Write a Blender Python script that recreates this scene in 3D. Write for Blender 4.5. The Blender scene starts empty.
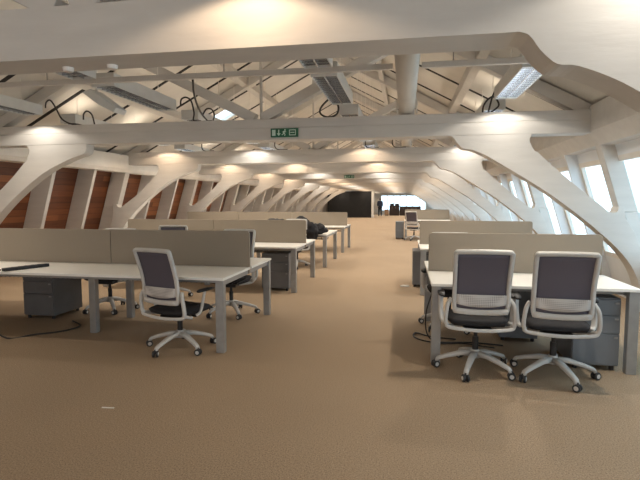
import bpy, bmesh, math, random
from mathutils import Vector, Matrix
S = bpy.context.scene
COL = S.collection
random.seed(7)

# ------------------------------------------------------------------ camera
F, H, VX, HOR = 482.0, 1.475, 405.0, 201.0
cd = bpy.data.cameras.new('camera'); cam = bpy.data.objects.new('camera', cd); COL.objects.link(cam)
cd.sensor_fit = 'HORIZONTAL'; cd.sensor_width = 36.0; cd.lens = 36.0 * F / 640.0
cd.clip_start = 0.05; cd.clip_end = 300
cam.location = (0, 0, H)
cam.rotation_euler = (math.pi / 2 - math.atan((240 - HOR) / F), 0, math.atan((VX - 320) / F))
S.camera = cam
S.view_settings.view_transform = 'Standard'; S.view_settings.look = 'None'
S.view_settings.gamma = 1; S.view_settings.use_curve_mapping = False
S.view_settings.exposure = 0.9

# ------------------------------------------------------------------ sky
W = bpy.data.worlds.new('sky'); S.world = W; W.use_nodes = True
bg = W.node_tree.nodes['Background']
bg.inputs[0].default_value = (0.68, 0.86, 1.0, 1); bg.inputs[1].default_value = 1.7

# added fill light behind the camera, brightens the faces turned towards it
wl_ = bpy.data.lights.new('window_daylight', 'AREA'); wl_.shape = 'RECTANGLE'; wl_.size = 7.0; wl_.size_y = 1.9; wl_.energy = 44; wl_.color = (1.0, .95, .92)
wo_ = bpy.data.objects.new('window_daylight', wl_); wo_.location = (-2.1, -2.45, 1.35); wo_.rotation_euler = (math.pi / 2, 0, 0); COL.objects.link(wo_)

# lamp strengths, the last one for the added upward roof fill
P_SPOT, P_DOWN, P_UP = 13.0, 54.0, 7.0
WARM, NEUT = (1.0, 0.74, 0.50), (1.0, 0.93, 0.82)

# ------------------------------------------------------------------ materials
def nm(name):
    m = bpy.data.materials.new(name); m.use_nodes = True
    return m, m.node_tree, m.node_tree.nodes['Principled BSDF']
def ramp(nt, pts):
    r = nt.nodes.new('ShaderNodeValToRGB')
    e = r.color_ramp.elements
    e[0].position, e[0].color = pts[0][0], (*pts[0][1], 1)
    e[1].position, e[1].color = pts[-1][0], (*pts[-1][1], 1)
    for p, c in pts[1:-1]:
        n = e.new(p); n.color = (*c, 1)
    return r
def noisy(name, c1, c2, scale=8, rough=.6, metal=0, bump=0, stretch=(1, 1, 1), detail=4, bscale=None):
    m, nt, b = nm(name)
    tc = nt.nodes.new('ShaderNodeTexCoord'); mp = nt.nodes.new('ShaderNodeMapping')
    mp.inputs['Scale'].default_value = stretch
    nt.links.new(tc.outputs['Object'], mp.inputs[0])
    n = nt.nodes.new('ShaderNodeTexNoise'); n.inputs['Scale'].default_value = scale; n.inputs['Detail'].default_value = detail
    nt.links.new(mp.outputs[0], n.inputs['Vector'])
    r = ramp(nt, [(.3, c1), (.7, c2)]); nt.links.new(n.outputs['Fac'], r.inputs[0])
    nt.links.new(r.outputs[0], b.inputs['Base Color'])
    b.inputs['Roughness'].default_value = rough; b.inputs['Metallic'].default_value = metal
    if bump:
        n2 = nt.nodes.new('ShaderNodeTexNoise'); n2.inputs['Scale'].default_value = bscale or scale * 3; n2.inputs['Detail'].default_value = 3
        nt.links.new(mp.outputs[0], n2.inputs['Vector'])
        bp = nt.nodes.new('ShaderNodeBump'); bp.inputs['Strength'].default_value = bump; bp.inputs['Distance'].default_value = .01
        nt.links.new(n2.outputs['Fac'], bp.inputs['Height']); nt.links.new(bp.outputs[0], b.inputs['Normal'])
    return m
M = {}
M['beam'] = noisy('painted_beam', (.56, .53, .495), (.62, .59, .55), 3, .55, bump=.15, stretch=(.6, 2, 3))
M['frame_white'] = noisy('white_paint', (.74, .70, .64), (.80, .76, .70), 4, .5)
M['board_ceiling'] = noisy('ceiling_board', (.62, .585, .53), (.70, .66, .60), 2, .6)
M['gap'] = noisy('dark_joint', (.012, .010, .009), (.025, .02, .018), 5, .9)
M['screen'] = noisy('screen_fabric', (.295, .245, .19), (.33, .28, .22), 220, .95, bump=.1)
M['top'] = noisy('desk_laminate', (.86, .84, .79), (.90, .88, .83), 5, .38)
M['silver'] = noisy('silver_metal', (.31, .305, .295), (.36, .355, .345), 12, .42, metal=.35)
M['chair_white'] = noisy('chair_plastic', (.54, .525, .50), (.60, .585, .56), 9, .38)
M['seat'] = noisy('seat_fabric', (.012, .011, .013), (.022, .02, .022), 120, .85)
M['black'] = noisy('black_plastic', (.012, .012, .013), (.022, .022, .024), 15, .45)
M['rubber'] = noisy('caster_rubber', (.02, .02, .022), (.035, .035, .038), 15, .6)
M['pedestal'] = noisy('grey_steel', (.14, .14, .145), (.17, .17, .175), 5, .45, metal=.2)
M['pedestal_side'] = noisy('light_grey_steel', (.15, .165, .185), (.18, .195, .215), 5, .45)
M['duct'] = noisy('duct_metal', (.58, .54, .48), (.66, .62, .56), 6, .42, metal=.15, stretch=(1, .2, 1))
M['lamp_housing'] = noisy('lamp_enamel', (.62, .62, .60), (.68, .68, .66), 6, .4)
M['louver'] = noisy('louver_metal', (.55, .56, .58), (.65, .66, .68), 8, .22, metal=.8)
M['coat'] = noisy('coat_cloth', (.004, .004, .006), (.014, .012, .016), 30, .8)
M['green'] = noisy('sign_green', (.004, .10, .045), (.006, .12, .055), 4, .4)
M['sign_white'] = noisy('sign_white', (.55, .72, .62), (.62, .78, .68), 4, .5)
M['darkwall'] = noisy('dark_paint', (.006, .006, .006), (.012, .011, .011), 3, .8)
M['darkwood'] = noisy('dark_wood', (.018, .010, .008), (.035, .02, .014), 6, .5, stretch=(.3, 2, 2))
M['lightwood'] = noisy('light_wood', (.28, .16, .09), (.36, .22, .13), 6, .5, stretch=(.3, 2, 2))
M['navy'] = noisy('navy_cloth', (.010, .016, .04), (.018, .028, .06), 30, .8)
M['trouser'] = noisy('trouser_cloth', (.008, .01, .02), (.014, .018, .03), 30, .8)
M['skin'] = noisy('skin', (.45, .26, .18), (.52, .31, .22), 20, .5)
M['hair'] = noisy('hair', (.012, .008, .006), (.03, .02, .014), 60, .6)
M['paper'] = noisy('paper', (.78, .74, .68), (.84, .80, .74), 10, .7)
M['cable'] = noisy('cable_sheath', (.022, .018, .016), (.04, .034, .03), 20, .5)
M['soffit'] = noisy('panel_white', (.74, .76, .78), (.80, .82, .84), 3, .55)

def carpet():
    m, nt, b = nm('carpet')
    tc = nt.nodes.new('ShaderNodeTexCoord')
    n = nt.nodes.new('ShaderNodeTexNoise'); n.inputs['Scale'].default_value = 110; n.inputs['Detail'].default_value = 6; n.inputs['Roughness'].default_value = .75
    n2 = nt.nodes.new('ShaderNodeTexNoise'); n2.inputs['Scale'].default_value = .7; n2.inputs['Detail'].default_value = 3
    for q in (n, n2): nt.links.new(tc.outputs['Object'], q.inputs['Vector'])
    r = ramp(nt, [(.36, (.20, .135, .08)), (.5, (.35, .25, .158)), (.64, (.50, .375, .25))]); nt.links.new(n.outputs['Fac'], r.inputs[0])
    r2 = ramp(nt, [(.3, (.90, .90, .90)), (.7, (1.0, 1.0, 1.0))]); nt.links.new(n2.outputs['Fac'], r2.inputs[0])
    mx = nt.nodes.new('ShaderNodeMix'); mx.data_type = 'RGBA'; mx.blend_type = 'MULTIPLY'; mx.inputs[0].default_value = 1
    nt.links.new(r.outputs[0], mx.inputs[6]); nt.links.new(r2.outputs[0], mx.inputs[7])
    nt.links.new(mx.outputs[2], b.inputs['Base Color'])
    b.inputs['Roughness'].default_value = .85
    bp = nt.nodes.new('ShaderNodeBump'); bp.inputs['Strength'].default_value = .5; bp.inputs['Distance'].default_value = .01
    nt.links.new(n.outputs['Fac'], bp.inputs['Height']); nt.links.new(bp.outputs[0], b.inputs['Normal'])
    return m
M['carpet'] = carpet()
def planks(name, cols, h=.13):
    m, nt, b = nm(name)
    tc = nt.nodes.new('ShaderNodeTexCoord'); sp = nt.nodes.new('ShaderNodeSeparateXYZ')
    nt.links.new(tc.outputs['Object'], sp.inputs[0])
    def mt(op, a, bb=None):
        x = nt.nodes.new('ShaderNodeMath'); x.operation = op
        if isinstance(a, (int, float)): x.inputs[0].default_value = a
        else: nt.links.new(a, x.inputs[0])
        if bb is not None:
            if isinstance(bb, (int, float)): x.inputs[1].default_value = bb
            else: nt.links.new(bb, x.inputs[1])
        return x.outputs[0]
    row = mt('FLOOR', mt('DIVIDE', sp.outputs[2], h))
    colm = mt('FLOOR', mt('ADD', mt('DIVIDE', sp.outputs[1], 3.1), mt('MULTIPLY', row, .37)))
    cb = nt.nodes.new('ShaderNodeCombineXYZ'); nt.links.new(row, cb.inputs[0]); nt.links.new(colm, cb.inputs[1])
    wn = nt.nodes.new('ShaderNodeTexWhiteNoise'); nt.links.new(cb.outputs[0], wn.inputs['Vector'])
    mp = nt.nodes.new('ShaderNodeMapping'); mp.inputs['Scale'].default_value = (4, 1.2, 22); nt.links.new(tc.outputs['Object'], mp.inputs[0])
    gn = nt.nodes.new('ShaderNodeTexNoise'); gn.inputs['Scale'].default_value = 1.5; gn.inputs['Detail'].default_value = 5; nt.links.new(mp.outputs[0], gn.inputs['Vector'])
    f = mt('ADD', mt('MULTIPLY', wn.outputs[0], .6), mt('MULTIPLY', gn.outputs['Fac'], .4))
    r = ramp(nt, cols); nt.links.new(f, r.inputs[0])
    fr = mt('FRACT', mt('DIVIDE', sp.outputs[2], h)); seam = mt('GREATER_THAN', fr, .06)
    seam2 = mt('ADD', mt('MULTIPLY', seam, .6), .4)
    mx = nt.nodes.new('ShaderNodeMix'); mx.data_type = 'RGBA'; mx.blend_type = 'MULTIPLY'; mx.inputs[0].default_value = 1
    nt.links.new(r.outputs[0], mx.inputs[6]); nt.links.new(seam2, mx.inputs[7])
    nt.links.new(mx.outputs[2], b.inputs['Base Color']); b.inputs['Roughness'].default_value = .5
    return m
M['planks'] = planks('red_brown_planks', [(.15, (.10, .030, .012)), (.5, (.20, .064, .022)), (.85, (.34, .125, .045))])
M['planks_pale'] = planks('tan_planks', [(.2, (.13, .10, .08)), (.5, (.17, .14, .11)), (.85, (.22, .18, .145))])
def mesh_fabric():
    m, nt, b = nm('chair_mesh')
    tc = nt.nodes.new('ShaderNodeTexCoord')
    w = nt.nodes.new('ShaderNodeTexWave'); w.bands_direction = 'Z'; w.inputs['Scale'].default_value = 40
    nt.links.new(tc.outputs['Object'], w.inputs['Vector'])
    r = ramp(nt, [(0, (.085, .076, .100)), (1, (.135, .120, .150))]); nt.links.new(w.outputs['Fac'], r.inputs[0])
    nt.links.new(r.outputs[0], b.inputs['Base Color']); b.inputs['Roughness'].default_value = .7
    b.inputs['Alpha'].default_value = .93
    return m
M['mesh'] = mesh_fabric()
def lumbar_mat():
    m, nt, b = nm('perforated_lumbar')
    tc = nt.nodes.new('ShaderNodeTexCoord')
    v = nt.nodes.new('ShaderNodeTexVoronoi'); v.inputs['Scale'].default_value = 70; v.inputs['Randomness'].default_value = 0
    nt.links.new(tc.outputs['Object'], v.inputs['Vector'])
    r = ramp(nt, [(.25, (.24, .22, .225)), (.42, (.62, .60, .58))]); nt.links.new(v.outputs['Distance'], r.inputs[0])
    nt.links.new(r.outputs[0], b.inputs['Base Color']); b.inputs['Roughness'].default_value = .55
    return m
M['lumbar'] = lumbar_mat()
def glass(name, tint=(1, 1, 1), mixf=.08):
    m = bpy.data.materials.new(name); m.use_nodes = True; nt = m.node_tree
    nt.nodes.remove(nt.nodes['Principled BSDF'])
    t = nt.nodes.new('ShaderNodeBsdfTransparent'); t.inputs[0].default_value = (*tint, 1)
    g = nt.nodes.new('ShaderNodeBsdfGlossy'); g.inputs['Roughness'].default_value = .05
    mx = nt.nodes.new('ShaderNodeMixShader')
    mx.inputs[0].default_value = mixf; nt.links.new(t.outputs[0], mx.inputs[1]); nt.links.new(g.outputs[0], mx.inputs[2])
    nt.links.new(mx.outputs[0], nt.nodes['Material Output'].inputs[0])
    return m
M['glass'] = glass('window_glass', (.93, .97, .98), .04)
def emis(name, col, s):
    m, nt, b = nm(name)
    b.inputs['Base Color'].default_value = (*col, 1); b.inputs['Emission Color'].default_value = (*col, 1); b.inputs['Emission Strength'].default_value = s
    return m
M['tube_on'] = emis('lit_tube', (.85, .93, 1.0), 3.0)
M['tube_off'] = noisy('unlit_tube', (.7, .7, .7), (.75, .75, .75), 5, .3)

# ------------------------------------------------------------------ mesh helpers
def link(o, parent=None):
    COL.objects.link(o)
    if parent: o.parent = parent
    return o
def tag(o, label=None, cat=None, group=None, kind=None):
    if label: o['label'] = label
    if cat: o['category'] = cat
    if group: o['group'] = group
    if kind: o['kind'] = kind
    return o
def empty(name, loc=(0, 0, 0), rz=0, parent=None):
    o = bpy.data.objects.new(name, None); o.location = loc; o.rotation_euler = (0, 0, rz); o.empty_display_size = .1
    return link(o, parent)
def obj(name, bm, mat, parent=None, smooth=False, bevel=0, seg=2, loc=None):
    bmesh.ops.recalc_face_normals(bm, faces=bm.faces)
    me = bpy.data.meshes.new(name); bm.to_mesh(me); bm.free()
    for mm in (mat if isinstance(mat, (list, tuple)) else [mat]): me.materials.append(mm)
    o = bpy.data.objects.new(name, me); link(o, parent)
    if smooth:
        for p in me.polygons: p.use_smooth = True
    if bevel:
        md = o.modifiers.new('bevel', 'BEVEL'); md.width = bevel; md.segments = seg; md.limit_method = 'ANGLE'; md.angle_limit = math.radians(40)
    if loc: o.location = loc
    return o
def B(): return bmesh.new()
def box(bm, x0, x1, y0, y1, z0, z1, mi=0, mat=None):
    r = bmesh.ops.create_cube(bm, size=1)
    for v in r['verts']:
        v.co = Vector(((x0 + x1) / 2 + v.co.x * (x1 - x0), (y0 + y1) / 2 + v.co.y * (y1 - y0), (z0 + z1) / 2 + v.co.z * (z1 - z0)))
        if mat: v.co = mat @ v.co
    for f in {f for v in r['verts'] for f in v.link_faces}: f.material_index = mi
    return r['verts']
def bx(x0, x1, y0, y1, z0, z1):
    bm = B(); box(bm, x0, x1, y0, y1, z0, z1); return bm
def prism(bm, pts, y0, y1, axis='y', mi=0):
    def mk(p, t):
        if axis == 'y': return (p[0], t, p[1])
        if axis == 'z': return (p[0], p[1], t)
        return (t, p[0], p[1])
    a = [bm.verts.new(mk(p, y0)) for p in pts]; b = [bm.verts.new(mk(p, y1)) for p in pts]
    n = len(pts); fs = [bm.faces.new(a), bm.faces.new(list(reversed(b)))]
    for i in range(n): fs.append(bm.faces.new((a[i], a[(i + 1) % n], b[(i + 1) % n], b[i])))
    for f in fs: f.material_index = mi
def bar(bm, p0, p1, w, h, up=(0, 0, 1)):
    p0, p1 = Vector(p0), Vector(p1); d = (p1 - p0).normalized(); u = Vector(up); s = d.cross(u).normalized(); u = s.cross(d)
    vs = []
    for p in (p0, p1):
        for a, b in ((-1, -1), (1, -1), (1, 1), (-1, 1)): vs.append(bm.verts.new(p + s * a * w / 2 + u * b * h / 2))
    for f in ((0, 1, 2, 3), (7, 6, 5, 4), (0, 4, 5, 1), (1, 5, 6, 2), (2, 6, 7, 3), (3, 7, 4, 0)): bm.faces.new([vs[i] for i in f])
def catmull(pts, n=6, closed=False):
    P = [Vector(p) for p in pts]; out = []; L = len(P)
    rng = range(L if closed else L - 1)
    for i in rng:
        if closed: a, b, c, d = P[(i - 1) % L], P[i], P[(i + 1) % L], P[(i + 2) % L]
        else: a, b, c, d = P[max(i - 1, 0)], P[i], P[i + 1], P[min(i + 2, L - 1)]
        for k in range(n):
            t = k / n
            out.append(.5 * ((2 * b) + (c - a) * t + (2 * a - 5 * b + 4 * c - d) * t * t + (3 * b - a - 3 * c + d) * t ** 3))
    if not closed: out.append(P[-1])
    return out
def sweep(bm, path, rx, ry=None, sides=8, closed=False, up=(0, 0, 1), radii=None, square=False):
    ry = ry or rx; P = [Vector(p) for p in path]; rings = []; n = len(P); prev = None
    for i, p in enumerate(P):
        if closed: d = P[(i + 1) % n] - P[(i - 1) % n]
        else: d = P[min(i + 1, n - 1)] - P[max(i - 1, 0)]
        d.normalize(); u = Vector(up) if prev is None else prev
        if abs(d.dot(u)) > .98: u = Vector((1, 0, 0)) if abs(d.x) < .9 else Vector((0, 1, 0))
        s = d.cross(u).normalized(); u = s.cross(d).normalized(); prev = u
        k = radii[i] if radii else 1
        ring = []
        for j in range(sides):
            a = 2 * math.pi * (j + .5) / sides
            ca, sa = math.cos(a), math.sin(a)
            if square: ca = math.copysign(abs(ca) ** .45, ca); sa = math.copysign(abs(sa) ** .45, sa)
            ring.append(bm.verts.new(p + s * ca * rx * k + u * sa * ry * k))
        rings.append(ring)
    for i in range(n if closed else n - 1):
        r0, r1 = rings[i], rings[(i + 1) % n]
        for j in range(sides): bm.faces.new((r0[j], r0[(j + 1) % sides], r1[(j + 1) % sides], r1[j]))
    if not closed:
        bm.faces.new(list(reversed(rings[0]))); bm.faces.new(rings[-1])
def cyl(bm, p0, p1, r0, r1=None, sides=16):
    r1 = r0 if r1 is None else r1
    sweep(bm, [p0, p1], 1, 1, sides, radii=[r0, r1])
def kids(o, memo={}):
    return [c for c in COL.objects if c.parent == o]
def copy_tree(o, parent=None):
    c = o.copy(); COL.objects.link(c); c.parent = parent
    for ch in kids(o): copy_tree(ch, c)
    return c

# ------------------------------------------------------------------ hall layout
D0, SP, NF = 2.72, 4.08, 14            # first frame, spacing, number of frames
FY = [D0 + SP * i for i in range(NF)]
FT = .29                                # frame thickness along y
Y0, Y1 = -2.6, 56.3
XC = -2.13
RIDGE = 5.12
SL = .53
def roofz(x): return RIDGE - SL * abs(x - XC)

# floor
st = lambda o: tag(o, kind='structure')
st(obj('floor', bx(-8.2, 4.1, Y0 - .2, Y1 + 1, -.12, 0), M['carpet']))

# left wall : sloped skin + knee wall
def lw(z): return -6.56 - .30 * (2.9 - z) + 0.0      # inner stud line left
def rwx(z): return 2.26 + .31 * (2.9 - z)            # inner stud line right
wl = B()
ysplit = FY[4]
def skin(bm, f, off, th, y0, y1, z0, z1, mi=0):
    prism(bm, [(f(z0) + off, z0), (f(z0) + off + th, z0), (f(z1) + off + th, z1), (f(z1) + off, z1)], y0, y1, mi=mi)
skin(wl, lw, -.40, -.08, Y0, ysplit, 0, 2.62, 0)
skin(wl, lw, -.40, -.08, ysplit, Y1, 0, 2.62, 1)
wall_left = st(obj('wall_left', wl, [M['planks'], M['planks_pale']]))
# left studs, fins standing proud of the boarding
def stud(y, parent, f, sgn, depth, th=.09, z0=0, z1=2.35, m='beam'):
    bm = B()
    prism(bm, [(f(z0), z0), (f(z0) + sgn * depth, z0), (f(z1) + sgn * depth, z1), (f(z1), z1)], y - th / 2, y + th / 2)
    return obj('stud', bm, M[m], parent, bevel=.006)
stud_y = []
for i in range(-1, NF - 1):
    a = D0 + SP * i
    b = a + SP
    offs = (SP - 1.25, SP - 2.5) if i <= 1 else (SP / 3, SP * 2 / 3)
    for o_ in offs: stud_y.append(a + FT / 2 + o_)
for y in stud_y:
    if Y0 < y < Y1: stud(y, wall_left, lw, -1, .40)
# right wall: sill panel, upper panel, studs, windows
wr = B()
skin(wr, rwx, .17, .07, Y0, Y1, 0, .62)
skin(wr, rwx, .17, .07, Y0, Y1, 2.06, 2.66)
wall_right = st(obj('wall_right', wr, M['soffit']))
stud_r = []
for i in range(-1, NF - 1):
    a = D0 + SP * i + FT / 2
    stud_r += [a + SP / 3, a + SP * 2 / 3]
for y in stud_r:
    if Y0 < y < Y1: stud(y, wall_right, rwx, 1, .17, th=.05, m='soffit')
edges = sorted([y for y in stud_r + [f + FT / 2 for f in FY] if Y0 < y < Y1] + [Y0, Y1])
wn = 0
for a, b in zip(edges[:-1], edges[1:]):
    wn += 1
    fr = B()
    for (ya, yb, za, zb) in ((a + .02, a + .09, .62, 2.06), (b - .09, b - .02, .62, 2.06), (a + .09, b - .09, .62, .69), (a + .09, b - .09, 1.99, 2.06)):
        skin(fr, rwx, .165, .06, ya, yb, za, zb)
    w_ = st(obj('window_%d' % wn, fr, M['frame_white']))
    pb = B(); skin(pb, rwx, .195, .012, a + .09, b - .09, .69, 1.99)
    obj('pane', pb, M['glass'], w_)
# end walls
def hall_section(z0=0, z1=None):
    return [(-7.85, 0), (3.55, 0), (2.62, 2.62), (XC, RIDGE), (-7.05, 2.62)]
bk = B()
X0w, X1w, Zb, Zt = -2.75, 2.3, .35, 2.15
prism(bk, [(-7.9, 0), (X0w, 0), (X0w, 2.15), (-7.1, 2.62)], Y1, Y1 + .15)
prism(bk, [(X1w, 0), (3.6, 0), (2.7, 2.62), (X1w, 2.15)], Y1, Y1 + .15)
prism(bk, [(X0w, 2.15), (X1w, 2.15), (2.7, 2.62), (XC, RIDGE + .1), (-7.1, 2.62)], Y1, Y1 + .15)
prism(bk, [(X0w, 0), (X1w, 0), (X1w, Zb), (X0w, Zb)], Y1, Y1 + .15)
st(obj('wall_back', bk, M['frame_white']))
wn += 1
fr = B()
for k in range(8):
    x = X0w + (X1w - X0w) * k / 7
    box(fr, x - .035, x + .035, Y1 + .02, Y1 + .1, Zb, Zt)
box(fr, X0w, X1w, Y1 + .02, Y1 + .1, Zb, Zb + .07); box(fr, X0w, X1w, Y1 + .02, Y1 + .1, Zt - .07, Zt)
w_ = st(obj('window_%d' % wn, fr, M['frame_white']))
obj('pane', bx(X0w, X1w, Y1 + .05, Y1 + .06, Zb, Zt), M['glass'], w_)
w_ = st(obj('window_0', bx(-5.7, 1.5, Y0 + .0, Y0 + .04, .35, 2.35), M['frame_white']))  # unseen window, added to go with the fill light behind the camera
for k in range(6):
    x = -5.6 + 1.17 * k; pn = bx(x, x + 1.09, Y0 + .04, Y0 + .05, .42, 2.28); obj('pane', pn, M['glass'], w_)
ft = B(); prism(ft, [(-8.1, 0), (3.9, 0), (2.75, 2.7), (XC, RIDGE + .15), (-7.2, 2.7)], Y0 - .15, Y0)
st(obj('wall_front', ft, M['frame_white']))

# ceiling slopes (with one roof window opening on the left slope)
cl = B()
def slope(bm, side, y0, y1, xa, xb, dz=0, th=.06, mi=0):
    # xa, xb: world x
    prism(bm, [(xa, roofz(xa) + dz), (xb, roofz(xb) + dz), (xb, roofz(xb) + dz + th), (xa, roofz(xa) + dz + th)], y0, y1, mi=mi)
WY0, WY1, WX0, WX1 = 11.9, 12.75, -5.1, -4.3
slope(cl, -1, Y0, WY0, -7.5, XC); slope(cl, -1, WY1, Y1, -7.5, XC)
slope(cl, -1, WY0, WY1, -7.5, WX0); slope(cl, -1, WY0, WY1, WX1, XC)
slope(cl, 1, Y0, Y1, XC, 3.15)
ceiling = st(obj('ceiling', cl, M['board_ceiling']))
gb = B(); y = FY[1] - .62 - 1.36 * 6
while y < Y1 - .5:
    if y > Y0 and not (WY0 - .1 < y < WY1 + .1):
        slope(gb, -1, y, y + .075, -6.9, XC - .3, dz=-.012, th=.014)
        slope(gb, 1, y, y + .075, XC + .3, 2.5, dz=-.012, th=.014)
    y += 1.36
obj('joint_strip', gb, M['gap'], ceiling)
wn += 1
wf = B()
for (ya, yb, xa, xb) in ((WY0, WY0 + .06, WX0, WX1), (WY1 - .06, WY1, WX0, WX1), (WY0, WY1, WX0, WX0 + .06), (WY0, WY1, WX1 - .06, WX1)):
    slope(wf, -1, ya, yb, xa, xb, dz=-.02, th=.1)
w_ = st(obj('window_%d' % wn, wf, M['frame_white']))
pb = B(); slope(pb, -1, WY0 + .05, WY1 - .05, WX0 + .05, WX1 - .05, dz=.02, th=.01)
obj('pane', pb, M['glass'], w_)

# longitudinal purlins = trims
def trimp(n, pts, m='beam'):
    bm = B(); prism(bm, pts, Y0, Y1); return st(obj('trim_%d' % n, bm, M[m], bevel=.008))
trimp(1, [(-6.72, 2.17), (-6.66, 2.25), (-6.66, 2.58), (-7.02, 2.45), (-7.02, 2.17)], 'frame_white')
trimp(2, [(2.33, 2.37), (2.47, 2.20), (2.85, 2.20), (2.85, 2.40), (2.36, 2.70), (2.33, 2.70)])
def rp(n, x, w, h, dz=0):
    z = roofz(x) - dz
    s = -SL if x > XC else SL
    bm = B(); prism(bm, [(x - w / 2, z - s * w / 2 * -1 * -1 if 0 else z + s * (-w / 2)), (x + w / 2, z + s * (w / 2)), (x + w / 2, z + s * (w / 2) - h), (x - w / 2, z - s * (w / 2) - h)], Y0, Y1)
    return st(obj('trim_%d' % n, bm, M['beam'], bevel=.006))
for n, x in ((3, -5.2), (4, -3.7), (5, -.55), (6, .95)): rp(n, x, .11, .16)
bm = B(); box(bm, XC - .06, XC + .06, Y0, Y1, RIDGE - .26, RIDGE - .03); st(obj('trim_7', bm, M['beam']))

# ------------------------------------------------------------------ arched roof frames
Rin = [(.56, 2.352), (.62, 2.33), (.68, 2.25), (.76, 2.18), (.86, 2.165), (1.04, 2.09), (1.24, 1.97), (1.72, 1.67), (2.03, 1.45), (2.44, 1.12), (2.78, .79), (2.97, .48), (3.10, .0)]
Rout = [(1.63, 2.352), (1.60, 2.27), (1.66, 2.14), (1.71, 2.11), (1.89, 1.94), (2.24, 1.63), (2.50, 1.42), (2.60, 1.335), (2.69, 1.33), (2.715, 1.40)]
Lin = [(-4.86, 2.352), (-4.88, 2.24), (-4.94, 2.19), (-5.14, 2.13), (-5.62, 1.92), (-6.10, 1.59), (-6.48, 1.26), (-6.80, .90), (-7.04, .50), (-7.25, .0)]
Lout = [(-5.93, 2.352), (-5.88, 2.27), (-5.93, 2.13), (-5.99, 2.07), (-6.20, 1.86), (-6.47, 1.63), (-6.85, 1.36), (-6.93, 1.32), (-7.00, 1.34), (-7.02, 1.40)]
def smooth2(pts, n=4): return [(p.x, p.y) for p in catmull([(a, b, 0) for a, b in pts], n)]
def make_truss(y, first=False):
    t = empty('roof_truss', (0, y, 0))
    a, b = 0, FT
    bm = B()
    if first: box(bm, -6.95, .56, a, b, 2.35, 2.66)
    else: box(bm, -6.95, 2.45, a, b, 2.35, 2.52); box(bm, -6.95, 2.45, a + .004, b - .004, 2.52, 2.65)
    obj('tie_beam', bm, M['beam'], t, bevel=0 if first else .008)
    # right brace and post
    bm = B()
    prism(bm, smooth2(Rin) + [(3.28, 0), (2.93, 1.05), (2.80, 1.25), (2.78, 1.40)] + smooth2(Rout)[::-1] + ([(2.45, 2.352), (2.45, 2.66), (.56, 2.66)] if first else []), a if first else a + .004, b - .05)
    obj('curved_brace', bm, M['beam'], t, bevel=0 if first else .012)
    bm = B(); prism(bm, [(rwx(1.33), 1.33), (rwx(1.33) + .22, 1.33), (rwx(2.7) + .22, 2.7), (rwx(2.7), 2.7)], a + .05, b - .05)
    prism(bm, [(rwx(1.33) + .05, 1.33), (rwx(1.33) + .24, 1.33), (rwx(0) + .24, 0), (rwx(0) + .0, 0)], a + .05, b - .05)
    obj('raking_post', bm, M['beam'], t, bevel=.01)
    # left
    bm = B()
    prism(bm, smooth2(Lin) + [(-7.42, 0), (-7.16, 1.10), (-7.12, 1.40)] + smooth2(Lout)[::-1], a + .004, b - .10)
    obj('curved_brace', bm, M['beam'], t, bevel=.012)
    bm = B(); prism(bm, [(lw(1.33), 1.33), (lw(1.33) - .38, 1.33), (lw(2.62) - .38, 2.62), (lw(2.62), 2.62)], a + .05, b - .05)
    prism(bm, [(lw(1.33) - .08, 1.33), (lw(1.33) - .38, 1.33), (lw(0) - .38, 0), (lw(0) - .02, 0)], a + .05, b - .05)
    obj('raking_post', bm, M['beam'], t, bevel=.01)
    # rafters and struts
    for s, xe in ((-1, -6.9), (1, 2.45)):
        bm = B(); h = .20
        prism(bm, [(XC, RIDGE - .02), (xe, roofz(xe) - .02), (xe, roofz(xe) - h), (XC, RIDGE - h - .02)], a + .06, b - .06)
        obj('rafter', bm, M['beam'], t, bevel=.006)
        bm = B(); bar(bm, (XC - s * .0 + s * .06, .145, 2.68), (XC + s * 2.25, .145, 3.78), .15, .14)
        obj('strut', bm, M['beam'], t, bevel=.006)
    bm = B(); cyl(bm, (XC + .03, .145, 2.65), (XC + .03, .145, RIDGE - .2), .022); obj('king_rod', bm, M['beam'], t)
    return t
tl = {0: 'huge white arched roof truss nearest the camera, its beam across the top of the photo',
      1: 'white arched roof truss carrying the larger green exit sign',
      2: 'white arched roof truss next behind the one with the larger exit sign',
      3: 'white arched roof truss just in front of the one with the small exit sign',
      4: 'white arched roof truss carrying the small distant exit sign',
      5: 'white arched roof truss next behind the small distant exit sign'}
ords = {6: 'seventh', 7: 'eighth', 8: 'ninth', 9: 'tenth', 10: 'eleventh', 11: 'twelfth', 12: 'thirteenth', 13: 'last and farthest'}
tr1 = make_truss(FY[1]); trs = [make_truss(FY[0], True), tr1]
for i in range(2, NF):
    c = copy_tree(tr1); c.location = (0, FY[i], 0); trs.append(c)
for i, t in enumerate(trs):
    tag(t, tl.get(i) or ('distant white arched roof truss, %s of the row counted from the camera' % ords[i]), 'roof truss', 'arched roof trusses along the hall')

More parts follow.
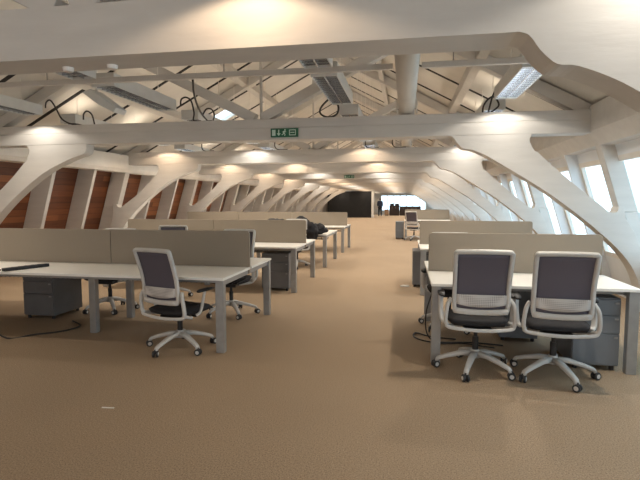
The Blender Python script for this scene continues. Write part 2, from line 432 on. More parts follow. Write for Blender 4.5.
# ------------------------------------------------------------------ ceiling services
bm = B(); cyl(bm, (0, Y0 + .05, 2.79), (0, Y1 - .05, 2.79), .115, sides=28)
for i in range(NF):
    pass
d = obj('ventilation_duct', bm, M['duct'], smooth=False)
for p in d.data.polygons: p.use_smooth = len(p.vertices) == 4
tag(d, 'round off-white pipe running lengthwise on top of the white beams', 'pipe')
for y in (FY[0] + .05, FY[1] - .03, FY[2] - .03):
    cb_ = B(); pts = [(math.cos(a) * .135, y, 2.79 + math.sin(a) * .135) for a in [math.radians(-20 + 220 * k / 14) for k in range(15)]]
    pts = [(.135, y, 2.66)] + pts + [(-.135, y, 2.66)]
    sweep(cb_, pts, .008, .012, 6); obj('pipe_clamp', cb_, M['duct'], d)
for xa, xb, lab in ((-6.4, -.14, 'long white crosswise wiring trunking just behind the nearest beam, left of the round pipe'), (.14, 1.16, 'short white crosswise wiring trunking just behind the nearest beam, right of the round pipe')):
    bm = B(); box(bm, xa, xb, 4.93, 4.98, 2.775, 2.83)
    tk = obj('wiring_trunking', bm, M['beam'], bevel=.004)
    xx = xa + .3
    while xx < xb:
        bm = B(); cyl(bm, (xx, 4.95, 2.83), (xx, 4.95, roofz(xx) - .01), .006, sides=6); obj('hanger', bm, M['silver'], tk); xx += 2.1
    tag(tk, lab, 'trunking', 'crosswise wiring trunking')

def luminaire(x, y0, y1, z, lit, label, parent_group='louvered strip lights in the roof'):
    t = empty('strip_light', (x, y0, z)); L = y1 - y0
    bm = B(); w0, w1, h = .142, .142, .15
    # trough: side walls, top
    for s in (-1, 1):
        vs = [(s * w0, h), (s * w1, 0), (s * (w1 - .012), 0), (s * (w0 - .012), h)]
        prism(bm, vs if s > 0 else vs[::-1], 0, L)
    box(bm, -w0 + .012, w0 - .012, 0, L, h - .012, h)
    box(bm, -.13, .13, 0, .012, 0, h - .01); box(bm, -.13, .13, L - .012, L, 0, h - .01)
    obj('housing', bm, M['lamp_housing'], t)
    bm = B(); n = max(4, int(L / .085))
    for k in range(1, n):
        yy = L * k / n; box(bm, -.135, .135, yy - .004, yy + .004, .004, .045)
    box(bm, -.006, .006, .012, L - .012, .004, .045)
    obj('louver', bm, M['louver'], t)
    for s in (-1, 1):
        bm = B(); cyl(bm, (s * .055, .03, .07), (s * .055, L - .03, .07), .013, sides=8)
        obj('tube', bm, M['tube_on'] if lit else M['tube_off'], t)
    for yy in (.25, L - .25):
        bm = B(); cyl(bm, (0, yy, h), (0, yy, roofz(x) - z), .004, sides=6)
        obj('hanger', bm, M['frame_white'], t)
    tag(t, label, 'strip light', parent_group)
    return t
def area(x, y, z, L, w, power, col, rx=0):
    l = bpy.data.lights.new('tube_glow', 'AREA'); l.shape = 'RECTANGLE'; l.size = w; l.size_y = L; l.energy = power; l.color = col
    o = bpy.data.objects.new('tube_glow', l); o.location = (x, y, z); o.rotation_euler = (rx, 0, 0); COL.objects.link(o); return o
def spot(x, y, z, power, col, ang=146, blend=.22):
    l = bpy.data.lights.new('lamp_beam', 'SPOT'); l.energy = power; l.color = col; l.spot_size = math.radians(ang); l.spot_blend = blend; l.shadow_soft_size = .03
    o = bpy.data.objects.new('lamp_beam', l); o.location = (x, y, z); COL.objects.link(o); return o
cols = {'far_left': -5.6, 'mid_left': -3.42, 'centre': -.86, 'right': 1.25}
names = {'far_left': 'far left row', 'mid_left': 'middle left row', 'centre': 'row left of the round pipe', 'right': 'row right of the round pipe'}
ZL = 2.78
for cn, x in cols.items():
    for bay in range(-1, 5):
        a = (FY[bay] if bay >= 0 else FY[0] - SP) + FT
        for half, (u0, u1) in enumerate(((a + .28, a + 1.78), (a + 2.1, a + 3.62))):
            if bay < 0 and half == 0: continue
            lit = (cn == 'right') or (bay >= 1 and half == 1) or bay > 1
            where = {-1: 'nearest beam', 0: 'before the exit sign beam', 1: 'behind the exit sign beam',
                     2: 'third from the camera', 3: 'fourth from the camera', 4: 'fifth from the camera'}[bay]
            luminaire(x, u0, u1, ZL, lit, '%s strip light, %s, %s' % (('nearer', 'farther')[half], names[cn], ('in front of the ' if bay < 0 else 'roof bay ') + where))
warmset = {(0, 'centre'): WARM, (0, 'right'): NEUT, (1, 'far_left'): NEUT, (1, 'right'): NEUT,
           (2, 'far_left'): WARM, (2, 'mid_left'): NEUT, (2, 'centre'): WARM, (2, 'right'): NEUT,
           (3, 'far_left'): WARM, (3, 'mid_left'): WARM, (3, 'centre'): WARM, (3, 'right'): NEUT}
for i in range(NF):
    for cn, x in cols.items():
        if i < 4:
            if (i, cn) not in warmset: continue
            c = warmset[(i, cn)]
        else: c = (WARM, NEUT, NEUT, WARM)[(i * 3 + list(cols).index(cn)) % 4]
        spot(x, FY[i] - .36, 2.77, P_SPOT, c)
    for cn, x in cols.items():
        if i and i < 13 and not (i == 1 and cn in ('centre', 'mid_left')):
            spot(x, FY[i] - 1.2, 2.77, P_DOWN, (1, .88, .73), 150, 1)
            spot(x, FY[i] - 3.0, 2.77, P_DOWN, (1, .88, .73), 150, 1)
        if i < 13:       # added fill spots above the closed housings, brighten the roof
            u = spot(x, FY[i] - 1.2, 2.93, P_UP, (1, .86, .68), 165, .3); u.rotation_euler = (math.pi, 0, 0)
            u = spot(x, FY[i] - 3.0, 2.93, P_UP, (1, .86, .68), 165, .3); u.rotation_euler = (math.pi, 0, 0)

# exit signs
def exit_sign(y, x, z, label):
    t = empty('exit_sign', (x, y, z))
    obj('sign_panel', bx(-.2, .2, -.035, 0, -.062, .062), M['green'], t, bevel=.004)
    bm = B(); f0, f1 = -.0385, -.034
    # door block
    box(bm, -.178, -.128, f0, f1, -.042, .042)
    # down arrow
    box(bm, -.088, -.072, f0, f1, -.01, .042); prism(bm, [(-.108, -.008), (-.052, -.008), (-.08, -.045)], f0, f1)
    # running figure
    hx, hz = .012, .036
    prism(bm, [(hx + math.cos(a) * .011, hz + math.sin(a) * .011) for a in [k * math.pi / 5 for k in range(10)]], f0, f1)
    def limb(p, q, w=.011):
        p, q = Vector((p[0], 0, p[1])), Vector((q[0], 0, q[1])); bar(bm, p + Vector((0, (f0 + f1) / 2, 0)), q + Vector((0, (f0 + f1) / 2, 0)), f1 - f0, w, up=(0, 0, 1) if abs((q - p).x) > .001 else (1, 0, 0))
    limb((.004, .022), (-.006, -.006), .018); limb((-.006, -.006), (.014, -.02)); limb((.014, -.02), (.006, -.044))
    limb((-.006, -.006), (-.02, -.024)); limb((-.02, -.024), (-.036, -.03)); limb((.002, .02), (.026, .008)); limb((0, .02), (-.024, .006))
    # exit box: outlined door
    for q in ((.072, .170, .030, .040), (.072, .170, -.04, -.03), (.072, .082, -.03, .03), (.160, .170, -.03, .03), (.09, .15, -.006, .006)):
        box(bm, q[0], q[1], f0, f1, q[2], q[3])
    obj('pictogram', bm, M['sign_white'], t)
    tag(t, label, 'exit sign')
exit_sign(FY[1] - .001, -1.71, 2.445, 'larger green and white exit sign on the second white beam')
exit_sign(FY[4] - .001, -2.19, 2.43, 'small distant green exit sign on a beam further down the hall')

# cables
def cable(pts, label, r=.012, name='cable', group='black cable loops above the beams', cat='cable'):
    bm = B(); sweep(bm, catmull(pts, 6), r, sides=8)
    o = obj(name, bm, M['cable'], smooth=True); tag(o, label, cat, group); return o
yb = FY[1] + .1
def xz(l, y=yb, z0=0): return [(x, y, z + z0) for x, z in l]
cable(xz([(-5.63, 2.94), (-5.61, 3.03), (-5.54, 3.06), (-5.46, 2.96), (-5.36, 2.78), (-5.24, 2.70), (-5.10, 2.665)]), 'black cable loop leftmost above the exit sign beam')
cable(xz([(-4.97, 2.74), (-4.96, 2.83), (-4.9, 2.87), (-4.82, 2.81), (-4.78, 2.66)]), 'small black cable hook, second from the left above the exit sign beam')
cable([(-2.27, 4.99, 2.775), (-2.42, 5.35, 2.70), (-2.66, 6.0, 2.68), (-2.86, 6.6, 2.69), (-2.92, 6.9, 2.67)], 'long black cable hanging from the crosswise trunking down to the exit sign beam')
cable(xz([(-3.34, 2.89), (-3.33, 2.99), (-3.25, 3.02), (-3.17, 2.96), (-3.13, 2.79), (-3.12, 2.665), (-2.85, 2.664)]), 'round black cable loop left of the long hanging cable')
cable(xz([(-2.99, 2.76), (-2.93, 2.84), (-2.85, 2.83), (-2.81, 2.75), (-2.83, 2.665)]), 'small black cable loop right of the long hanging cable')
cable(xz([(-1.02, 2.98), (-1.19, 2.82), (-1.21, 2.72), (-1.1, 2.665), (-.98, 2.70), (-.95, 2.8), (-1.0, 2.9)]), 'black cable loop beside the unlit centre strip light', .014)
cable(xz([(1.01, 2.665), (1.02, 2.75), (1.07, 2.83), (1.14, 2.87), (1.2, 2.81), (1.21, 2.74), (1.12, 2.665)]), 'grey-black figure cable loop at the right end of the exit sign beam, inner coil')
cable(xz([(1.32, 2.86), (1.33, 2.97), (1.26, 3.0), (1.19, 2.97), (1.14, 2.88), (1.09, 2.665)], yb + .05), 'grey-black tall cable loop at the right end of the exit sign beam, outer coil')
for fi, where in ((2, 'third beam'), (3, 'fourth beam')):
    for x, wh in ((-5.0, 'far left'), (-3.2, 'left of centre'), (-1.1, 'centre'), (-.5, 'under the round pipe')):
        y = FY[fi] + .1
        cable(xz([(x, 2.90), (x + .03, 3.0), (x + .12, 3.02), (x + .2, 2.92), (x + .2, 2.74), (x + .28, 2.665), (x + .5, 2.664)], y), 'black cable loop above the %s, %s' % (where, wh))
# flood lamp and small ceiling boxes
t = empty('flood_lamp', (-3.75, 5.62, 2.72))
bm = B(); prism(bm, [(-.22, .10), (-.10, .14), (.24, -.10), (.20, -.16), (.0, -.06)], -.12, .12); obj('lamp_body', bm, M['lamp_housing'], t, bevel=.01)
bm = B(); bar(bm, (-.10, 0, .13), (-.10, 0, roofz(-3.85) - 2.76), .03, .02, up=(0, 1, 0)); obj('bracket', bm, M['lamp_housing'], t)
tag(t, 'small tilted grey flood lamp hanging between the two left strip lights', 'lamp')
for x, lab in ((-2.2, 'white sensor box under the nearest beam, left one of two'), (-1.88, 'small white round sensor under the nearest beam, right one of two')):
    bm = B(); cyl(bm, (x, FY[0] + .2, 2.35), (x, FY[0] + .2, 2.325), .035, .03, 16)
    tag(obj('ceiling_sensor', bm, M['frame_white']), lab, 'sensor')

# ------------------------------------------------------------------ office chair
def make_chair():
    t = empty('office_chair')
    # base star
    bm = B()
    angs = [math.radians(90 + 36 + 72 * k) for k in range(5)]
    for a in angs:
        d = Vector((math.cos(a), math.sin(a), 0))
        pts = [d * .03 + Vector((0, 0, .150)), d * .12 + Vector((0, 0, .145)), d * .24 + Vector((0, 0, .112)), d * .315 + Vector((0, 0, .085)), d * .33 + Vector((0, 0, .06))]
        sweep(bm, pts, .027, .020, 8, radii=[1.15, 1.0, .85, .75, .7], square=True)
    cyl(bm, (0, 0, .115), (0, 0, .185), .045, .036, 16)
    obj('base', bm, M['chair_white'], t, smooth=True)
    for a in angs:
        cx, cy = math.cos(a) * .335, math.sin(a) * .335; p = Vector((-math.sin(a + .6), math.cos(a + .6), 0))
        bm = B()
        for s in (-1, 1):
            c = Vector((cx, cy, .032)); cyl(bm, c + p * s * .008, c + p * s * .026, .031, .031, 18)
        cyl(bm, (cx, cy, .03), (cx, cy, .075), .010, .010, 8)
        w = obj('caster', bm, M['rubber'], t, bevel=.003)
        c = Vector((cx, cy, .032))
        for s in (-1, 1):
            bm = B(); cyl(bm, c + p * s * .024, c + p * s * .029, .019, .017, 14)
            obj('hub_cap', bm, M['chair_white'], w)
    bm = B(); cyl(bm, (0, 0, .16), (0, 0, .30), .026); cyl(bm, (0, 0, .29), (0, 0, .41), .017)
    obj('gas_column', bm, M['black'], t)
    bm = B(); box(bm, -.11, .11, -.16, .14, .375, .415); box(bm, .10, .20, .02, .04, .385, .40); obj('mechanism', bm, M['black'], t, bevel=.01)
    # seat
    bm = B(); nx, ny = 14, 14; top = []; bot = []
    def outl(u, v):
        # superellipse map
        a = u * 2 - 1; b = v * 2 - 1
        x = a * math.sqrt(max(0, 1 - .28 * b * b)); y = b * math.sqrt(max(0, 1 - .22 * a * a))
        return x * .255, y * .25 + .02, a, b
    for j in range(ny + 1):
        rt, rb = [], []
        for i in range(nx + 1):
            x, y, a, b = outl(i / nx, j / ny); e = max(abs(a), abs(b)); rnd = .03 * max(0, (e - .7) / .3) ** 2
            z = .492 - rnd + .012 * a * a - (.03 * max(0, b - .4) ** 2 * 2)
            rt.append(bm.verts.new((x, y, z))); rb.append(bm.verts.new((x * .93, (y - .02) * .93 + .02, .425 + .012 * e)))
        top.append(rt); bot.append(rb)
    for j in range(ny):
        for i in range(nx):
            bm.faces.new((top[j][i], top[j][i + 1], top[j + 1][i + 1], top[j + 1][i])); bm.faces.new((bot[j][i], bot[j + 1][i], bot[j + 1][i + 1], bot[j][i + 1]))
    for i in range(nx):
        bm.faces.new((top[0][i], bot[0][i], bot[0][i + 1], top[0][i + 1])); bm.faces.new((top[ny][i], top[ny][i + 1], bot[ny][i + 1], bot[ny][i]))
    for j in range(ny):
        bm.faces.new((top[j][0], top[j + 1][0], bot[j + 1][0], bot[j][0])); bm.faces.new((top[j][nx], bot[j][nx], bot[j + 1][nx], top[j + 1][nx]))
    obj('seat', bm, M['seat'], t, smooth=True)
    # back
    def by(z): return -.235 - .115 * ((z - .55) / .52) + .03 * math.sin((z - .55) / .52 * math.pi)
    def hw(z): return .207 + .008 * (z - .55) / .52
    fr = [(-hw(.60), .60), (-hw(.8), .8), (-hw(1.03), 1.035), (-hw(1.06) + .006, 1.064), (-.185, 1.072), (0, 1.075), (.185, 1.072), (hw(1.06) - .006, 1.064), (hw(1.03), 1.035), (hw(.8), .8), (hw(.60), .60), (.17, .567), (0, .56), (-.17, .567)]
    path = catmull([(x, by(z), z) for x, z in fr], 5, closed=True)
    bm = B(); sweep(bm, path, .017, .020, 8, closed=True, up=(0, 1, 0), square=True)
    sweep(bm, [(x, by(.575) - .01 + 0 * x, .578 - .012 * (1 - (x / .2) ** 2)) for x in [-.21 + .42 * k / 10 for k in range(11)]], .024, .014, 8, up=(0, 1, 0), square=True)
    obj('back_frame', bm, M['chair_white'], t, smooth=True)
    def panel(bm, z0, z1, th, off, inset=0, n=12, m=12, sag=.0):
        g = {}
        for s in (0, 1):
            for j in range(m + 1):
                z = z0 + (z1 - z0) * j / m
                for i in range(n + 1):
                    a = -1 + 2 * i / n; x = a * (hw(z) - inset)
                    zz = z - sag * (1 - a * a) * (1 if j == 0 else 0)
                    g[s, i, j] = bm.verts.new((x, by(z) + off + s * th + .02 * (1 - a * a) * -.6, zz))
        for j in range(m):
            for i in range(n):
                bm.faces.new((g[0, i, j], g[0, i + 1, j], g[0, i + 1, j + 1], g[0, i, j + 1])); bm.faces.new((g[1, i, j], g[1, i, j + 1], g[1, i + 1, j + 1], g[1, i + 1, j]))
        for i in range(n):
            bm.faces.new((g[0, i, 0], g[1, i, 0], g[1, i + 1, 0], g[0, i + 1, 0])); bm.faces.new((g[0, i, m], g[0, i + 1, m], g[1, i + 1, m], g[1, i, m]))
        for j in range(m):
            bm.faces.new((g[0, 0, j], g[0, 0, j + 1], g[1, 0, j + 1], g[1, 0, j])); bm.faces.new((g[0, n, j], g[1, n, j], g[1, n, j + 1], g[0, n, j + 1]))
    bm = B(); panel(bm, .585, 1.06, .008, 0, .01); obj('back_mesh', bm, M['mesh'], t, smooth=True)
    bm = B(); panel(bm, .635, .715, .012, -.02, .012, sag=.025); obj('lumbar_support', bm, M['lumbar'], t, smooth=True)
    # lower U-shaped carrier, running under the seat
    bm = B()
    up_ = [(-.235, -.215, .67), (-.262, -.24, .62), (-.275, -.235, .52), (-.268, -.225, .455), (-.225, -.235, .425), (0, -.26, .415), (.225, -.235, .425), (.268, -.225, .455), (.275, -.235, .52), (.262, -.24, .62), (.235, -.215, .67)]
    sweep(bm, catmull(up_, 5), .015, .017, 8, up=(0, 1, 0), square=True)
    for s in (-1, 1): sweep(bm, catmull([(s * .262, -.225, .45), (s * .24, -.10, .41), (s * .11, .0, .395)], 5), .014, .016, 8, square=True)
    obj('back_carrier', bm, M['chair_white'], t, smooth=True)
    for s in (-1, 1):
        bm = B()
        sweep(bm, catmull([(s * .265, -.06, .43), (s * .292, -.03, .46), (s * .30, .0, .56), (s * .298, .03, .655)], 5), .022, .012, 8, square=True)
        a_ = obj('arm', bm, M['chair_white'], t, smooth=True)
        bm = B(); sweep(bm, [(s * .292, -.06, .66), (s * .296, -.02, .668), (s * .294, .10, .67), (s * .282, .175, .664)], .030, .013, 10, radii=[.6, 1, 1, .7], square=True)
        obj('arm_pad', bm, M['black'], a_, smooth=True)
    return t
chair = make_chair(); used = [False]
def place_chair(x, y, deg, label, group, base_rot=0, lower=0):
    if not used[0]: c = chair; used[0] = True
    else: c = copy_tree(chair)
    c.location = (x, y, 0); c.rotation_euler = (0, 0, math.radians(deg)); tag(c, label, 'office chair', group)
    for ch in kids(c):
        if ch.name.split('.')[0] in ('base', 'caster'): ch.rotation_euler = (0, 0, math.radians(base_rot))
        elif ch.name.split('.')[0] != 'gas_column': ch.location.z = -lower
    return c
GR, GL = 'office chairs at the right desks', 'office chairs at the left desks'
place_chair(.62, 4.30, 0, 'white office chair seen from behind, left one of the pair at the nearest right desk', GR, -20)
place_chair(1.24, 4.24, -4, 'white office chair seen from behind, right one of the pair beside grey drawers', GR, 20)
place_chair(-2.21, 4.44, -17, 'white office chair turned aside in front of the nearest left desk', GL, 0, .055)
place_chair(-2.22, 5.92, 180, 'white office chair tucked under the far side of nearest left desk, by its aisle end', GL)
place_chair(-3.92, 5.86, 185, 'white office chair on the far side of nearest left desk, between its middle legs', GL)
place_chair(-3.56, 6.78, 190, 'office chair whose back top peeks over the nearest left screen', GL)
place_chair(.52, 5.74, 176, 'white office chair on the far side of the nearest right desk', GR)
place_chair(.34, 18.45, -22, 'distant office chair seen from behind at the farthest right desk', GR)
place_chair(-2.35, 10.40, 10, 'office chair buried under black coats at the third left desk', GL)

# ------------------------------------------------------------------ bench desks
def bench(xr, y, n, label, group, Wd=1.68, mod=1.72, screens=True, dirn=-1, skip=()):
    """double bench desk; xr = aisle end, grows in dirn"""
    t = empty('bench_desk', (xr, y, 0)); s = dirn
    def X(a, b): return (min(s * a, s * b), max(s * a, s * b))
    for k in range(n):
        x0, x1 = X(k * mod + .001, (k + 1) * mod - .001)
        for (ya, yb_) in ((0, Wd / 2 - .03), (Wd / 2 + .03, Wd)):
            obj('tabletop', bx(x0, x1, ya, yb_, .712, .738), M['top'], t, bevel=.003)
        if screens:
            x0, x1 = X(k * mod + (.012 if k == 0 else .004), (k + 1) * mod - (.012 if k == n - 1 else .004))
            r = .035; pts = []
            z1 = 1.14
            corners = [(x0, .66, 0), (x1, .66, 0), (x1, z1, 1), (x0, z1, 1)]
            pl, pr = (k == 0 and s < 0) or (k == n - 1 and s > 0), (k == 0 and s > 0) or (k == n - 1 and s < 0)
            rr, rl = (r if pl else .004), (r if pr else .004)
            pts = [(x0, .66), (x1, .66)]
            pts += [(x1 - rr + rr * math.cos(a), z1 - rr + rr * math.sin(a)) for a in [math.radians(q) for q in (0, 22, 45, 67, 90)]]
            pts += [(x0 + rl - rl * math.sin(a), z1 - rl + rl * math.cos(a)) for a in [math.radians(q) for q in (0, 22, 45, 67, 90)]]
            bm = B(); prism(bm, pts, Wd / 2 - .018, Wd / 2 + .018); obj('privacy_screen', bm, M['screen'], t, bevel=.004)
    Lx = n * mod
    for a in (.05, Lx - .05):
        for yy in (.045, Wd - .045):
            x0, x1 = X(a - .042, a + .042); obj('leg', bx(x0, x1, yy - .035, yy + .035, .0, .712), M['silver'], t, bevel=.006)
        x0, x1 = X(a - .02, a + .02); obj('end_rail', bx(x0, x1, .08, Wd - .08, .655, .708), M['silver'], t)
    for k in range(1, n):
        if k in skip: continue
        for yy in (.48, Wd - .48):
            x0, x1 = X(k * mod - .04, k * mod + .04); obj('leg', bx(x0, x1, yy - .035, yy + .035, .0, .712), M['silver'], t, bevel=.006)
    bm = B()
    for yy in (.14, Wd - .14): x0, x1 = X(.08, Lx - .08); box(bm, x0, x1, yy - .02, yy + .02, .67, .71)
    obj('long_rail', bm, M['silver'], t)
    # wire cable tray
    bm = B(); x0, x1 = X(.12, Lx - .12)
    for yy in (Wd / 2 - .12, Wd / 2 - .04, Wd / 2 + .04, Wd / 2 + .12): box(bm, x0, x1, yy - .003, yy + .003, .565, .571)
    for yy in (Wd / 2 - .14, Wd / 2 + .14):
        for zz in (.60, .64, .68): box(bm, x0, x1, yy - .003, yy + .003, zz, zz + .006)
    q = x0
    while q < x1:
        box(bm, q, q + .005, Wd / 2 - .14, Wd / 2 + .14, .56, .566); box(bm, q, q + .005, Wd / 2 - .143, Wd / 2 - .137, .56, .70); box(bm, q, q + .005, Wd / 2 + .137, Wd / 2 + .143, .56, .70); q += .06
    obj('cable_tray', bm, M['black'], t)
    tag(t, label, 'desk', group)
    return t
XL, XR = -1.70, .24
GD = 'rows of white bench desks'
bench(XL, 4.33, 3, 'long white bench desk with tan screen, nearest on the left of the aisle', GD, skip=(2,))
bench(XL, 7.46, 2, 'white bench desk with tan screen, second from the front on the left', GD)
bench(XL, 10.5, 3, 'white bench desk with black coats at its aisle end, third on the left', GD, screens=False)
bench(XL, 13.6, 3, 'farthest left bench desk with long orange-tan screen', GD)
bench(XR, 4.38, 1, 'white bench desk nearest on the right, with two chairs before it', GD, mod=1.72, dirn=1)
bench(XR, 7.62, 1, 'white bench desk with tan screen right behind the nearest right desk', GD, mod=1.85, dirn=1)
bench(-.02, 18.75, 1, 'farthest right white bench desk beside a grey pedestal', GD, mod=1.75, dirn=1)

# ------------------------------------------------------------------ pedestals
def pedestal(x0, x1, y0, y1, h, front, label, drawers=(.0, .48, .76, 1.0), m='pedestal'):
    t = empty('drawer_pedestal', ((x0 + x1) / 2, (y0 + y1) / 2, 0)); w, dd = (x1 - x0) / 2, (y1 - y0) / 2
    s = -1 if front == 'near' else 1
    obj('cabinet_body', bx(-w, w, -dd if s > 0 else -dd + .02, dd - .02 if s > 0 else dd, .04, h), M[m], t, bevel=.004)
    f0, f1 = sorted((s * (dd - .02), s * dd))
    for a, b in zip(drawers[:-1], drawers[1:]):
        za, zb = .05 + a * (h - .06) + .004, .05 + b * (h - .06) - .004
        dr = obj('drawer', bx(-w + .004, w - .004, f0, f1, za, zb), M[m], t, bevel=.003)
        g0, g1 = sorted((s * dd, s * (dd + .008)))
        obj('handle', bx(w - .05, w - .02, g0, g1, zb - .035, zb - .02), M['silver'], dr)
    for sx in (-1, 1):
        for sy in (-1, 1):
            bm = B(); cyl(bm, (sx * (w - .04), sy * (dd - .05) , .0), (sx * (w - .04), sy * (dd - .05), .04), .02); obj('foot', bm, M['black'], t)
    tag(t, label, 'drawer unit', 'grey drawer pedestals under the desks'); return t
pedestal(1.46, 1.84, 4.46, 5.06, .64, 'near', 'blue-grey drawer pedestal under the right end of the nearest right desk', m='pedestal_side')
pedestal(-4.72, -4.30, 5.25, 5.80, .62, 'near', 'grey drawer pedestal under the nearest left desk, left of the middle legs')
pedestal(-2.32, -1.86, 7.60, 8.15, .62, 'near', 'dark grey drawer pedestal under the aisle end of the second left desk')
pedestal(.14, .56, 8.35, 8.95, .62, 'far', 'dark grey drawer pedestal under the aisle end of the second right desk')
pedestal(-.36, -.04, 18.9, 19.5, .68, 'near', 'distant grey drawer pedestal standing beside the farthest right desk', m='pedestal_side')
pedestal(1.0, 1.38, 5.25, 5.85, .58, 'far', 'pale drawer pedestal behind the pair of chairs under the nearest right desk', m='pedestal_side')

# ------------------------------------------------------------------ coats, strip, cables, litter
def lump(name, c, r, seed, label, cat, subdiv=4, amp=.35):
    bm = B(); bmesh.ops.create_icosphere(bm, subdivisions=subdiv, radius=1)
    from mathutils import noise
    for v in bm.verts:
        p = v.co.copy(); k = 1 + amp * noise.noise(p * 1.7 + Vector((seed, 0, 0))) + amp * .45 * noise.noise(p * 4.5 + Vector((0, seed, 0))) + .08 * noise.noise(p * 11)
        v.co = Vector((p.x * r[0] * k, p.y * r[1] * k, p.z * r[2] * k)) + Vector(c)
    o = obj(name, bm, M['coat'], smooth=True); tag(o, label, cat, 'black coats on the third left desk'); return o
lump('coat', (-2.20, 10.33, .84), (.33, .24, .25), 1.3, 'black coat draped over the chair back, left one at the third left desk', 'coat')
lump('coat', (-1.92, 10.62, .84), (.19, .17, .13), 5.2, 'black coat bunched at the aisle end of the third left desk', 'coat')
lump('coat', (-2.95, 10.95, .88), (.30, .18, .19), 9.1, 'black coat heaped on the third left desk, seen over the second screen', 'coat')
t = empty('power_strip', (-4.06, 4.58, .738), math.radians(70))
obj('strip_body', bx(-.24, .24, -.03, .03, .0, .035), M['black'], t, bevel=.008)
for k in range(5):
    bm = B(); cyl(bm, (-.14 + .07 * k, 0, .034), (-.14 + .07 * k, 0, .0365), .02, sides=14)
    obj('socket', bm, M['cable'], t)
tag(t, 'black power strip lying on the nearest left desk at the left photo edge', 'power strip')
o = cable([(-4.15, 4.34, .757), (-4.19, 4.30, .755), (-4.22, 4.27, .70), (-4.30, 4.24, .50), (-4.30, 4.30, .20), (-4.18, 4.40, .012), (-4.0, 4.58, .01), (-3.8, 4.75, .01), (-3.75, 5.0, .01), (-4.0, 5.2, .01)],
      'black cable dropping from the power strip to the carpet', .009, 'power_cable', 'cables on the carpet')
cable([(.30, 4.95, .60), (.26, 4.9, .50), (.22, 4.88, .34), (.24, 4.95, .12), (.36, 5.02, .012), (.6, 5.05, .01), (.9, 4.95, .01)], 'thin black cable hanging by the left leg of the nearest right desk', .007, 'power_cable', 'cables on the carpet')
cable([(.55, 5.2, .01), (.30, 5.25, .01), (.14, 5.38, .01), (.12, 5.2, .01), (.3, 5.05, .01), (.7, 5.1, .01), (1.0, 5.05, .01)], 'black cable looped on the carpet beside the nearest right desk', .008, 'power_cable', 'cables on the carpet')
bm = B(); pts = [(-.045, -.008), (.045, .0), (.043, .012), (-.047, .005)]; prism(bm, pts, .0015, .005, axis='z')
tag(obj('paper_scrap', bm, M['paper'], loc=(-2.07, 3.02, 0)), 'small white paper strip alone on the open carpet, left foreground', 'paper')
bm = B(); prism(bm, [(-.09, -.02), (-.02, -.04), (.07, -.01), (.06, .03), (-.05, .025)], .001, .03, axis='z')
tag(obj('paper_scrap', bm, M['paper'], loc=(.02, 8.35, 0), bevel=.008), 'crumpled white scrap on the carpet beside the second right desk', 'paper')

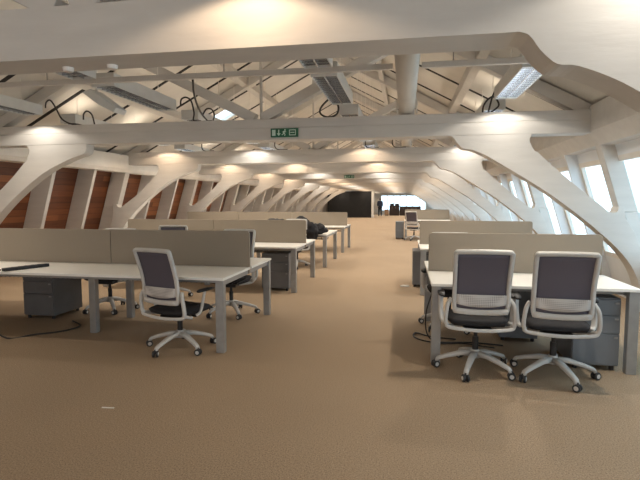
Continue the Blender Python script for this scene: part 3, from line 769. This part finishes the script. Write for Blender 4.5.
# ------------------------------------------------------------------ far end of the hall
bm = B(); box(bm, -6.9, -2.95, 43.0, 45.5, 0, 2.34)
t = obj('dark_partition', bm, M['darkwall'], bevel=.01); tag(t, 'black boxed partition at the far left end of the hall', 'partition')
obj('edge_post', bx(-2.95, -2.75, 42.98, 43.2, 0, 2.34), M['frame_white'], t)
def person(loc):
    t = empty('person', loc)
    def skinned(name, verts, edges_, radii, mat, parent):
        me = bpy.data.meshes.new(name); me.from_pydata(verts, edges_, []); o = bpy.data.objects.new(name, me); link(o, parent)
        md = o.modifiers.new('skin', 'SKIN'); 
        for i, r in enumerate(radii): me.skin_vertices[0].data[i].radius = tuple(1.3 * q for q in (r if isinstance(r, tuple) else (r, r)))
        me.skin_vertices[0].data[0].use_root = True
        sb = o.modifiers.new('sub', 'SUBSURF'); sb.levels = 1; sb.render_levels = 2
        me.materials.append(mat); return o
    # torso/arms clothed
    V = [(0, 0, .84), (0, 0, 1.12), (0, -.01, 1.32), (0, 0, 1.44), (0, .01, 1.50), (-.19, 0, 1.42), (-.24, .03, 1.15), (-.20, .16, .98), (.19, 0, 1.42), (.25, .02, 1.15), (.24, .10, .92)]
    E_ = [(0, 1), (1, 2), (2, 3), (3, 4), (3, 5), (5, 6), (6, 7), (3, 8), (8, 9), (9, 10)]
    R_ = [(.17, .12), (.15, .11), (.18, .12), (.12, .09), (.06, .06), .07, .052, .042, .07, .052, .042]
    body = skinned('body', V, E_, R_, M['navy'], t)
    V = [(0, 0, .97), (-.09, 0, .88), (-.11, .01, .5), (-.11, 0, .09), (-.11, .13, .04), (.09, 0, .88), (.12, .0, .5), (.13, -.02, .09), (.13, .11, .04)]
    skinned('trousers', V, [(0, 1), (1, 2), (2, 3), (3, 4), (0, 5), (5, 6), (6, 7), (7, 8)], [(.16, .12), .095, .07, .052, .04, .095, .07, .052, .04], M['trouser'], t)
    bm = B(); bmesh.ops.create_uvsphere(bm, u_segments=20, v_segments=14, radius=1)
    for v in bm.verts: v.co = Vector((v.co.x * .075, v.co.y * .095 + .01, v.co.z * .115 + 1.62))
    cyl(bm, (0, 0, 1.47), (0, .005, 1.56), .055, .05, 12); cyl(bm, (0, .1, 1.60), (0, .125, 1.595), .012, .01, 8)
    for s in (-1, 1): cyl(bm, (s * .07, .0, 1.61), (s * .085, .0, 1.61), .02, .016, 8)
    obj('head', bm, M['skin'], t, smooth=True)
    bm = B(); bmesh.ops.create_uvsphere(bm, u_segments=20, v_segments=14, radius=1)
    for v in bm.verts: v.co = Vector((v.co.x * .082, v.co.y * .098 - .012, max(v.co.z, -.35) * .118 + 1.637))
    obj('hair', bm, M['hair'], t, smooth=True)
    for sx, c in ((-.2, (-.20, .17, .93)), (.24, (.24, .11, .87))):
        bm = B(); cx, cy, cz = c
        sweep(bm, [(cx, cy, cz + .05), (cx, cy + .01, cz), (cx, cy + .02, cz - .04)], .034, .018, 8)
        for k in range(4):
            dx = -.026 + .017 * k; L = (.055, .068, .072, .06)[k]
            sweep(bm, [(cx + dx, cy + .018, cz - .035), (cx + dx, cy + .028, cz - .035 - L * .6), (cx + dx, cy + .03 + .018, cz - .035 - L)], .008, sides=6)
        sgn = 1 if sx < 0 else -1
        sweep(bm, [(cx + sgn * .02, cy + .02, cz + .02), (cx + sgn * .045, cy + .04, cz - .01), (cx + sgn * .048, cy + .055, cz - .04)], .009, sides=6)
        obj('hand', bm, M['skin'], t, smooth=True)
    tag(t, 'person in dark navy clothes standing with back turned before the end window', 'person')
    return t
p = person((-2.42, 47.5, 0)); p.rotation_euler = (0, 0, math.radians(15))
def cabinet(x0, x1, y, z1, m, label, doors=3):
    t = empty('low_cabinet', ((x0 + x1) / 2, y, 0)); w = (x1 - x0) / 2
    obj('cabinet_body', bx(-w, w, 0, .5, .06, z1 - .03), M[m], t); obj('worktop', bx(-w - .02, w + .02, -.02, .52, z1 - .03, z1), M[m], t)
    obj('plinth', bx(-w + .03, w - .03, .03, .48, 0, .06), M['black'], t)
    for k in range(doors):
        a = -w + 2 * w * k / doors; b = -w + 2 * w * (k + 1) / doors
        dr = obj('door', bx(a + .01, b - .01, -.02, 0, .08, z1 - .05), M[m], t); obj('handle', bx(b - .06, b - .045, -.035, -.02, z1 - .3, z1 - .15), M['silver'], dr)
    tag(t, label, 'cabinet'); return t
cabinet(-1.58, -.58, 49.5, 1.02, 'darkwood', 'tall dark brown cabinet, left one of two before the end window')
cabinet(-.55, 1.55, 49.7, .93, 'darkwood', 'long low dark brown cabinet, right one of two before the end window', 5)
cabinet(-2.05, -1.66, 49.5, .62, 'lightwood', 'small light brown cabinet beside the standing person', 1)
for x, lab in ((-1.32, 'black box on the tall dark cabinet, left one of two'), (-.82, 'black box on the tall dark cabinet, right one of two')):
    t = obj('storage_box', bx(x - .2, x + .2, 49.6, 49.9, 1.02, 1.22), M['black'], bevel=.01); tag(t, lab, 'box', 'boxes on the tall cabinet')
